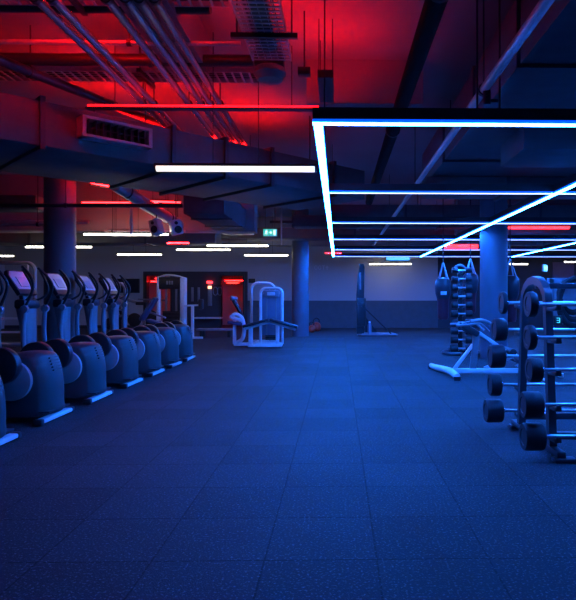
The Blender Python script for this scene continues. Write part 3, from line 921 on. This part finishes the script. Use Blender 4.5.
# ------------------------------------------------------------------ dumbbell tower
DTX, DTY = 2.71, 12.9
dt = thing('dumbbell_tower', 'upright tower of dumbbell cradles beside the punch bag', 'rack', (DTX, DTY, 0))
MB().box((0, 0.12, 0.95), (0.10, 0.08, 1.80), bev=0.01).build('post', M['dark_metal'], dt)
for s in (-1, 1):
    MB().tube([(s * 0.06, 0.15, 0.05), (s * 0.25, 0.1, 0.05), (s * 0.42, -0.1, 0.05), (s * 0.35, -0.34, 0.045), (s * 0.1, -0.42, 0.04)], 0.04, seg=10, smooth=4).build('base_loop', M['rack'], dt)
MB().box((0, 0.1, 0.06), (0.5, 0.14, 0.06), bev=0.01).build('base_block', M['dark_metal'], dt)
dz = [0.13 + 0.19 * k for k in range(10)]
for z in dz:
    q = MB()
    for s in (-1, 1):
        q.bar((s * 0.045, 0.10, z - 0.065), (s * 0.06, -0.06, z - 0.032), 0.025, 0.02)
    q.build('cradle', M['rack'], dt)
MB().tube([(-0.13, 0.12, 1.82), (-0.1, 0.12, 1.92), (0, 0.12, 1.96), (0.1, 0.12, 1.92), (0.13, 0.12, 1.82)], 0.025, seg=8, smooth=4).build('top_loop', M['silver'], dt)
dl = ['lowest', 'second lowest', 'third lowest', 'fourth lowest', 'fifth lowest', 'fifth highest', 'fourth highest', 'third highest', 'second highest', 'topmost']
for k, z in enumerate(dz):
    d = thing('dumbbell', '%s dumbbell on the upright tower by the punch bag' % dl[k], 'dumbbell', (DTX, DTY - 0.06, z), 0, 'dumbbells on the tower')
    rr = 0.084 - 0.0025 * k
    hl = 0.165 - 0.004 * k
    MB().cyl((-0.1, 0, 0), (0.1, 0, 0), 0.019, seg=12).build('handle', M['bright_steel'], d)
    for s in (-1, 1):
        MB().cyl((s * 0.085, 0, 0), (s * (0.085 + hl), 0, 0), rr, seg=20, bev=0.012).build('weight_head', M['rubber'], d)

# ------------------------------------------------------------------ punch bags
def punch_bag(x, y, ztop, label, sc=1.0, patch=True):
    t = thing('punch_bag', label, 'punch bag', (x, y, ztop - 1.0 * sc))
    pr = [(0.02, 0.0), (0.11, 0.005), (0.13, 0.05), (0.135, 0.22), (0.137, 0.40), (0.15, 0.50), (0.185, 0.62), (0.2, 0.80), (0.18, 0.93), (0.14, 0.985), (0.05, 1.0)]
    lo = [(r * sc, z * sc) for r, z in pr if z <= 0.50]
    up = [(r * sc, z * sc) for r, z in pr if z >= 0.50]
    MB().lathe(lo, (0, 0, 0), seg=24).build('lower_body', M['bag_red'], t, label='maroon lower half')
    b = MB().lathe(up, (0, 0, 0), seg=24).build('upper_body', M['bag'], t)
    if patch:
        MB().box((-0.02, -0.19 * sc, 0.63 * sc), (0.14 * sc, 0.012, 0.08 * sc), bev=0.003).build('badge', M['white_paint'], b)
    for k in range(4):
        a = PI / 4 + k * PI / 2
        MB().bar((0.17 * sc * math.cos(a), 0.17 * sc * math.sin(a), 0.90 * sc), (0.008 * math.cos(a), 0.008 * math.sin(a), 1.36 * sc), 0.03, 0.010).build('strap', M['strap'], t)
    MB().cyl((0, 0, 1.35 * sc), (0, 0, ZC - (ztop - sc)), 0.012, seg=8).build('chain', M['dark_metal'], t)
    return t
punch_bag(2.31, 12.88, 1.68, 'dark leather punch bag with maroon base hanging left of the dumbbell tower', 0.92)
punch_bag(3.68, 12.5, 1.72, 'punch bag half hidden behind the blue column and the top barbell', patch=False)
punch_bag(3.12, 13.8, 1.82, 'punch bag hanging between the dumbbell tower and the blue column', 0.95, patch=False)

# ------------------------------------------------------------------ hanging rope on a rig at the right
rg = thing('equipment_rig', 'dark rig of two posts and a cross beam behind the barbell rack', 'rig', (4.2, 8.5, 0))
for x in (-1.1, 1.3):
    MB().box((x, 0, 0.77), (0.07, 0.07, 1.54), bev=0.006).build('post', M['silver'], rg)
    MB().box((x, 0, 0.02), (0.12, 0.7, 0.04), bev=0.006).build('foot', M['silver'], rg)
MB().box((0.1, 0, 1.50), (2.5, 0.07, 0.09), bev=0.006).build('cross_beam', M['silver'], rg)
MB().box((-0.62, 0.06, 1.18), (0.86, 0.03, 0.54), bev=0.006).build('backdrop_board', M['wall'], rg, label='added pale backdrop behind the rope rings')  # pale backdrop added to lighten what shows behind the rope
MB().box((0.1, 0, 0.9), (2.4, 0.04, 0.05), bev=0.006).build('cross_beam', M['silver'], rg)
for j in range(3):
    rp = MB()
    R0 = 0.23 + 0.05 * j
    pts = []
    for k in range(28):
        a = 2 * PI * k / 28
        wob = 1 + 0.05 * math.sin(3 * a + j)
        pts.append((R0 * 0.85 * wob * math.cos(a), 0.012 * math.sin(2 * a + j), R0 * wob * math.sin(a)))
    rp.tube(pts, 0.042, seg=8, closed=True)
    o = rp.build('rope_coil', M['rope'])
    o.location = (3.38, 8.40 - 0.10 * j, 1.50 - R0 + 0.02)
    tag(o, ['innermost black rope ring hanging on the dark rig', 'middle black rope ring hanging on the dark rig', 'outermost black rope ring hanging on the dark rig'][j], 'rope', 'rope rings on the rig')
gd = thing('digital_timer', 'small timer with green digits hanging behind the barbells', 'timer', (3.00, 7.98, 0.955))
MB().box((0, 0, 0), (0.12, 0.05, 0.13), bev=0.008).build('housing', M['black'], gd)
q = MB()
for (a, b) in (((-0.02, 0.03), (0.02, 0.03)), ((-0.02, 0.0), (0.02, 0.0)), ((-0.02, -0.03), (0.02, -0.03)), ((0.02, 0.03), (0.02, 0.0)), ((0.02, 0.0), (0.02, -0.03))):
    q.bar((a[0], -0.028, a[1]), (b[0], -0.028, b[1]), 0.010, 0.009)
q.build('digits', M['green_led'], gd)
MB().bar((0, 0.02, -0.05), (0, 0.51, -0.07), 0.03, 0.03).build('bracket', M['black'], gd)
pn = tag(MB().span((8.5, YB - 0.10, 1.5), (9.35, YB - 0.04, 2.6)).build('wall_board', M['purple']), 'mauve panel on the far wall at the right', 'panel')

# ------------------------------------------------------------------ far end machines
def arch(m, x0, x1, y, z1, r, rad=0.2):
    """an inverted U tube in the x-z plane"""
    pts = [(x0, y, 0.06), (x0, y, z1 - rad)]
    for k in range(1, 6):
        a = PI - (PI / 2) * k / 6
        pts.append((x0 + rad + rad * math.cos(a), y, z1 - rad + rad * math.sin(a)))
    pts.append((x0 + rad, y, z1)); pts.append((x1 - rad, y, z1))
    for k in range(1, 6):
        a = PI / 2 - (PI / 2) * k / 6
        pts.append((x1 - rad + rad * math.cos(a), y, z1 - rad + rad * math.sin(a)))
    pts += [(x1, y, z1 - rad), (x1, y, 0.06)]
    m.tube(pts, r, seg=10)
    return m
# blue-lit leg curl machine
lc = thing('leg_curl_machine', 'pale leg curl machine glowing blue beside the middle column', 'weight machine', (-1.75, 15.0, 0))
arch(MB(), -0.22, 0.33, 0.0, 1.47, 0.036, 0.13).build('front_arch', M['white_paint'], lc)
arch(MB(), -0.56, 0.05, 0.75, 1.62, 0.04, 0.18).build('rear_arch', M['white_paint'], lc)
MB().box((0.055, 0.05, 0.80), (0.47, 0.03, 1.05), bev=0.006).build('front_shroud', M['shroud'], lc)
for s in (-0.07, 0.17):
    MB().box((s, 0.02, 0.8), (0.03, 0.02, 1.05)).build('guide_strip', M['silver'], lc)
MB().box((0.055, -0.02, 1.33), (0.40, 0.07, 0.17), bev=0.02).build('header', M['silver'], lc)
MB().box((0.055, -0.06, 1.33), (0.20, 0.02, 0.08), bev=0.01).build('number_plate', M['white_paint'], lc)
MB().box((-0.22, 0.4, 0.85), (0.03, 0.62, 1.1), bev=0.006).build('side_shroud', M['stack'], lc)
st = MB()
for k in range(14):
    st.box((0.055, 0.3, 0.16 + k * 0.045), (0.36, 0.16, 0.04), bev=0.004)
st.build('weight_stack', M['stack'], lc)
for x in (-0.02, 0.13):
    MB().cyl((x, 0.3, 0.1), (x, 0.3, 1.45), 0.014, seg=10).build('guide_rod', M['chrome'], lc)
MB().bar((-0.56, 0, 0.06), (0.33, 0, 0.06), 0.10, 0.08, bev=0.012).build('base_bar', M['white_paint'], lc)
MB().bar((-0.56, 0.75, 0.06), (0.10, 0.75, 0.06), 0.10, 0.08, bev=0.012).build('base_bar', M['white_paint'], lc)
MB().bar((-0.35, -0.05, 0.06), (-0.35, 0.75, 0.06), 0.08, 0.08, bev=0.012).build('base_bar', M['white_paint'], lc)
lp = MB()
lp.bar((-0.60, -0.38, 0.52), (0.05, -0.38, 0.70), 0.30, 0.07, bev=0.025)
lp.build('long_pad', M['pad'], lc)
MB().bar((0.06, -0.38, 0.70), (0.75, -0.38, 0.50), 0.30, 0.07, bev=0.025).build('leg_pad', M['pad'], lc)
MB().bar((-0.55, -0.38, 0.46), (0.05, -0.38, 0.635), 0.07, 0.06, bev=0.01).build('pad_rail', M['white_paint'], lc)
MB().bar((0.05, -0.38, 0.635), (0.70, -0.38, 0.44), 0.07, 0.06, bev=0.01).build('pad_rail', M['white_paint'], lc)
for x in (-0.42, 0.25):
    MB().box((x, -0.38, 0.30), (0.09, 0.07, 0.56), bev=0.01).build('bench_leg', M['white_paint'], lc)
MB().bar((-0.48, -0.38, 0.05), (0.36, -0.38, 0.05), 0.09, 0.08, bev=0.012).build('bench_base', M['white_paint'], lc)
MB().bar((-0.45, -0.38, 0.05), (-0.45, 0.02, 0.05), 0.08, 0.07, bev=0.01).build('bench_base', M['white_paint'], lc)
MB().bar((0.30, -0.38, 0.05), (0.30, 0.02, 0.05), 0.08, 0.07, bev=0.01).build('bench_base', M['white_paint'], lc)
# lever unit at its left
MB().tube([(-0.95, -0.1, 0.70), (-0.85, -0.1, 0.82), (-0.68, -0.1, 0.72), (-0.62, -0.1, 0.45), (-0.66, -0.1, 0.2), (-0.8, -0.1, 0.1)], 0.05, seg=10, smooth=4).build('lever_frame', M['white_paint'], lc)
MB().box((-0.86, -0.1, 0.36), (0.08, 0.09, 0.6), bev=0.012).build('lever_post', M['white_paint'], lc)
MB().bar((-0.88, -0.1, 0.055), (-0.5, 0.0, 0.055), 0.09, 0.08, bev=0.012).build('base_bar', M['white_paint'], lc)
MB().bar((-1.02, -0.1, 0.62), (-0.66, -0.1, 0.56), 0.34, 0.08, bev=0.03).build('seat', M['blue_lit_pad'], lc)
MB().bar((-0.98, -0.1, 0.76), (-0.66, -0.1, 0.65), 0.10, 0.07, bev=0.02).build('roller_guard', M['white_paint'], lc)
MB().tube([(-0.72, 0.3, 0.55), (-0.78, 0.3, 0.85), (-0.92, 0.3, 1.10), (-0.96, 0.3, 1.2)], 0.055, seg=10, smooth=4).build('lever_arm', M['black'], lc)
MB().cyl((-1.02, 0.25, 1.22), (-0.88, 0.35, 1.20), 0.06, seg=14, bev=0.01).build('roller_pad', M['silver'], lc)

# tall weight tower with doorway behind it
tw = thing('weight_tower', 'tall dark-fronted weight tower with blue-lit side before the first red doorway', 'weight machine', (-5.0, 17.9, 0))
MB().box((0.33, -0.02, 0.93), (0.15, 0.3, 1.8), bev=0.03).build('side_pillar', M['white_paint'], tw)
MB().box((-0.42, 0, 0.93), (0.10, 0.2, 1.8), bev=0.03).build('side_pillar', M['white_paint'], tw)
hd = MB().box((-0.05, -0.02, 1.66), (0.70, 0.16, 0.36), bev=0.02).build('header', M['black'], tw)
for k in range(3):
    MB().box((-0.14 + 0.075 * k, -0.105, 1.67), (0.05, 0.01, 0.11), bev=0.003).build('badge', M['silver'], hd)
MB().tube([(-0.45, 0, 1.82), (-0.2, 0, 1.90), (0.1, 0, 1.88), (0.38, 0, 1.80)], 0.03, seg=8, smooth=4).build('top_rail', M['white_paint'], tw)
for x in (-0.2, 0.1):
    MB().box((x, 0.02, 0.8), (0.05, 0.04, 1.4)).build('guide_rail', M['silver'], tw)
s_ = MB()
for k in range(16):
    s_.box((-0.05, 0.06, 0.16 + k * 0.042), (0.5, 0.16, 0.038), bev=0.003)
s_.build('weight_stack', M['stack'], tw)
MB().box((-0.05, 0, 0.05), (0.95, 0.5, 0.08), bev=0.015).build('base_plate', M['white_paint'], tw)
# padded seat in front
sd = thing('inclined_bench', 'bench with steep blue-lit backrest in front of the dark weight tower', 'bench', (-5.25, 16.5, 0))
MB().bar((-0.22, 0, 0.60), (0.18, 0, 1.22), 0.34, 0.10, bev=0.03).build('backrest', M['blue_lit_pad'], sd)
MB().bar((-0.05, 0, 0.60), (0.30, 0, 0.50), 0.32, 0.09, bev=0.03).build('seat', M['blue_lit_pad'], sd)
MB().bar((0.0, 0, 0.82), (0.45, 0, 0.66), 0.06, 0.05, bev=0.01).build('brace', M['silver'], sd)
for x in (-0.15, 0.3):
    MB().box((x, 0, 0.30), (0.07, 0.08, 0.58), bev=0.01).build('leg', M['silver'], sd)
MB().bar((-0.3, 0, 0.04), (0.5, 0, 0.04), 0.09, 0.06, bev=0.01).build('base_bar', M['silver'], sd)
# T shaped stand with roller
ts = thing('cable_stand', 'slim T-shaped stand with a black pad between the weight tower and the red lamp', 'weight machine', (-4.3, 17.48, 0))
MB().box((0, 0, 0.5), (0.08, 0.08, 0.96), bev=0.01).build('post', M['white_paint'], ts)
MB().bar((-0.3, 0, 0.98), (0.22, 0, 1.0), 0.06, 0.05, bev=0.01).build('arm', M['white_paint'], ts)
MB().box((0.25, 0, 1.03), (0.13, 0.2, 0.30), bev=0.03).build('pad', M['pad'], ts)
MB().bar((-0.3, 0, 0.035), (0.3, 0, 0.035), 0.12, 0.06, bev=0.01).build('base_bar', M['white_paint'], ts)
MB().box((-0.2, 0, 0.2), (0.16, 0.1, 0.10), bev=0.01).build('bracket', M['silver'], ts)
# flat step
fb = thing('exercise_step', 'low flat step bench on the floor before the second red doorway', 'step', (-3.75, 18.2, 0))
MB().box((0, 0, 0.24), (1.15, 0.4, 0.06), bev=0.015).build('deck', M['silver'], fb)
for x in (-0.42, 0.42):
    MB().box((x, 0, 0.105), (0.1, 0.4, 0.21), bev=0.015).build('riser', M['black'], fb)

# plate loaded bench press on the left
pm = thing('plate_loaded_press', 'cluttered plate loaded press below the wall television', 'weight machine', (-6.55, 19.2, 0))
MB().bar((-0.62, 0, 1.25), (-0.42, 0, 0.50), 0.08, 0.08, bev=0.01).build('frame_post', M['dark_metal'], pm)
MB().bar((-0.60, 0, 1.25), (0.05, 0, 1.05), 0.10, 0.09, bev=0.012).build('lever_beam', M['silver'], pm)
MB().bar((-0.6, 0, 0.62), (0.25, 0, 0.64), 0.10, 0.08, bev=0.012).build('seat_rail', M['silver'], pm)
MB().box((0.2, 0, 1.03), (0.34, 0.3, 0.11), bev=0.03).build('pad', M['pad'], pm)
MB().bar((0.25, 0, 0.1), (0.30, 0, 1.0), 0.08, 0.08, bev=0.01).build('frame_post', M['dark_metal'], pm)
MB().bar((-0.5, 0, 0.1), (-0.5, 0, 0.62), 0.08, 0.08, bev=0.01).build('frame_post', M['dark_metal'], pm)
MB().bar((-0.95, 0, 0.05), (0.85, 0, 0.05), 0.12, 0.08, bev=0.01).build('base_bar', M['dark_metal'], pm)
MB().bar((0.1, -0.1, 1.17), (1.0, -0.1, 1.12), 0.05, 0.05, bev=0.01).build('handle_bar', M['silver'], pm)
for (x, z, r) in ((0.50, 0.55, 0.27), (0.0, 0.50, 0.22), (-0.75, 0.38, 0.2)):
    MB().lathe([(0.03, -0.03), (r * 0.9, -0.03), (r, -0.02), (r, 0.02), (r * 0.9, 0.03), (0.03, 0.03)], (x, -0.12, z), axis='y', seg=26).build('weight_plate', M['rubber'], pm)
# cable machine with rounded arch behind the ellipticals
ca = thing('cable_machine', 'blue arched cable machine behind the last ellipticals', 'weight machine', (-5.6, 14.6, 0))
arch(MB(), -0.15, 0.36, 0, 1.58, 0.045, 0.14).build('arch_frame', M['silver'], ca)
MB().box((0.1, 0, 1.18), (0.2, 0.12, 0.16), bev=0.03).build('pulley_block', M['silver'], ca)
MB().bar((0.0, 0, 0.4), (0.22, 0, 1.15), 0.06, 0.06, bev=0.01).build('lever_arm', M['silver'], ca)
MB().bar((-0.1, 0, 0.92), (0.36, 0, 0.94), 0.05, 0.05, bev=0.01).build('cross_rail', M['silver'], ca)
MB().box((0.1, 0, 0.035), (0.75, 0.6, 0.06), bev=0.012).build('base_plate', M['silver'], ca)
# pale machine seen between the ellipticals at the left
mb2 = thing('cable_machine', 'pale blue-topped machine frame behind the first ellipticals at the left edge', 'weight machine', (-8.3, 15.2, 0))
arch(MB(), -0.55, 0.55, 0, 2.12, 0.05, 0.2).build('arch_frame', M['silver'], mb2)
MB().box((0.3, 0, 1.1), (0.16, 0.1, 2.0), bev=0.02).build('weight_guide', M['silver'], mb2)
MB().box((0, 0, 0.04), (1.3, 0.7, 0.07), bev=0.012).build('base_plate', M['silver'], mb2)
MB().bar((-0.5, 0, 0.7), (0.5, 0, 0.7), 0.05, 0.05).build('cross_rail', M['white_paint'], mb2)
MB().bar((-0.5, 0, 0.35), (0.5, 0, 0.35), 0.05, 0.05).build('cross_rail', M['white_paint'], mb2)

# television and small box on the far wall
tv = thing('television', 'black flat television on the far left wall', 'television', (-8.24, YB - 0.05, 1.66))
MB().box((0, 0, 0), (0.98, 0.06, 0.56), bev=0.01).build('frame', M['black'], tv)
MB().box((0, -0.033, 0.005), (0.92, 0.006, 0.50)).build('screen', M['screen'], tv)
MB().box((0, 0.035, 0), (0.3, 0.03, 0.2)).build('bracket', M['dark_metal'], tv)
wbx = thing('wall_control_box', 'small dark box on the far wall above the blue-lit machine', 'box', (-3.38, YB - 0.04, 1.86))
MB().box((0, 0, 0), (0.26, 0.07, 0.17), bev=0.01).build('cover', M['black'], wbx)
MB().box((0, -0.037, 0.0), (0.18, 0.006, 0.03)).build('slot', M['dark_metal'], wbx)
# wall lettering, too faint to read: pale round, upright and cross marks
wl = thing('wall_lettering', 'faint small letters on the far wall right of the middle column', 'sign', (-0.63, YB - 0.012, 2.38))
for i, x in enumerate((-0.24, -0.09, 0.06, 0.2)):
    q = MB()
    if i in (0, 1):
        pts = [(x + 0.05 * math.cos(2 * PI * k / 16), 0, 0.075 * math.sin(2 * PI * k / 16)) for k in range(16)]
        q.tube(pts, 0.012, seg=6, closed=True)
    else:
        q.box((x, 0, 0), (0.028, 0.02, 0.16)).box((x, 0, 0.02 if i == 3 else 0.07), (0.12, 0.02, 0.028))
    q.build('letter', M['white_paint'], wl)
# mirror, hooks and lamp on the dark panelling
ml = thing('wall_lamp', 'glowing red and cream lamp on the dark panelling between the doorways', 'light', (-5.02, YB - 0.10, 1.80))
MB().box((0, 0, 0), (0.22, 0.1, 0.09), bev=0.02).build('shade', M['red_dim'], ml)
MB().box((0, 0.02, -0.2), (0.14, 0.05, 0.1), bev=0.01).build('glow_plate', M['warm_dim'], ml)
MB().box((0, 0.05, -0.45), (0.16, 0.03, 0.95), bev=0.005).build('back_plate', M['silver'], ml)
hr = thing('hanging_rings', 'pair of rings hanging on the dark panelling right of the red lamp', 'rings', (-4.72, YB - 0.08, 1.45))
for x in (-0.08, 0.09):
    MB().tube([(x + 0.09 * math.cos(2 * PI * k / 20), 0, 0.16 * math.sin(2 * PI * k / 20)) for k in range(20)], 0.014, seg=6, closed=True).build('ring', M['silver'], hr)
MB().box((0, 0.02, 0.22), (0.3, 0.04, 0.05)).build('bracket', M['dark_metal'], hr)
for x, lb in ((-5.75, 'narrow pale plate on the dark panelling left of the red lamp'), (-5.5, 'narrow pale plate on the dark panelling nearest the red lamp')):
    tag(MB().span((x, YB - 0.06, 1.05), (x + 0.09, YB - 0.035, 1.6), bev=0.004).build('wall_plate', M['silver']), lb, 'plate')
tag(MB().span((-5.55, YB - 0.5, 0.38), (-4.5, YB - 0.06, 0.44), bev=0.01).build('wall_bench', M['white_paint']), 'pale bench board along the dark panelling between the doorways', 'bench')

# ski ergometer on its platform
sk = thing('ski_trainer', 'tall narrow dark pulling trainer on a slatted platform before the far wall', 'weight machine', (0.72, 19.0, 0))
MB().prism([(-0.12, 0.05), (0.12, 0.05), (0.12, 1.35), (0.13, 2.2), (0.10, 2.30), (-0.02, 2.30), (-0.08, 1.9), (-0.13, 1.3)], 'y', -0.12, 0.12, bev=0.015).build('tower', M['black'], sk)
MB().box((0.0, -0.13, 1.75), (0.05, 0.02, 0.55), bev=0.006).build('light_strip', M['silver'], sk)
MB().box((0.10, -0.10, 0.98), (0.14, 0.14, 0.14), bev=0.02).build('monitor', M['black'], sk)
MB().box((0.03, 0, 0.75), (0.30, 0.3, 0.9), bev=0.03).build('housing', M['black'], sk)
MB().bar((-0.12, -0.2, 1.12), (0.98, -0.2, 0.06), 0.04, 0.04).build('brace', M['dark_metal'], sk)
MB().prism([(0.15, 0.1), (0.55, 0.1), (0.15, 0.62)], 'y', -0.08, 0.08).build('gusset', M['black'], sk)
pf = MB()
for k in range(4):
    pf.box((0.6, -0.42 + 0.28 * k, 0.045), (1.15 - 0.06 * k, 0.12, 0.04), bev=0.006)
pf.build('platform', M['silver'], sk)
MB().box((0.5, 0, 0.018), (1.2, 0.95, 0.03)).build('platform_base', M['black'], sk)
bt = thing('water_bottle', 'small blue bottle standing on the slatted platform of the pulling trainer', 'bottle', (1.0, 18.65, 0.065))
MB().lathe([(0.03, 0), (0.055, 0.004), (0.06, 0.05), (0.06, 0.27), (0.04, 0.33), (0.03, 0.35)], (0, 0, 0), seg=16).build('body', M['shroud'], bt)
MB().cyl((0, 0, 0.35), (0, 0, 0.40), 0.032, seg=12).build('cap', M['white_paint'], bt)

# kettlebells by the middle column
def kettlebell(x, y, r, label):
    t = thing('kettlebell', label, 'kettlebell', (x, y, 0), 0.3, 'red kettlebells')
    MB().lathe([(r * 0.55, 0), (r * 0.82, 0.25 * r), (r, r * 0.9), (r * 0.85, r * 1.5), (r * 0.45, r * 1.85), (0.02, r * 1.92)], (0, 0, 0), seg=22).build('body', M['red_kb'], t)
    MB().tube([(-r * 0.5, 0, r * 1.6), (-r * 0.62, 0, r * 2.3), (0, 0, r * 2.75), (r * 0.62, 0, r * 2.3), (r * 0.5, 0, r * 1.6)], r * 0.15, seg=8, smooth=5).build('handle', M['black'], t)
kettlebell(-0.92, 20.6, 0.13, 'smaller red kettlebell against the middle column')
kettlebell(-0.78, 21.3, 0.17, 'larger red kettlebell standing behind the smaller one')
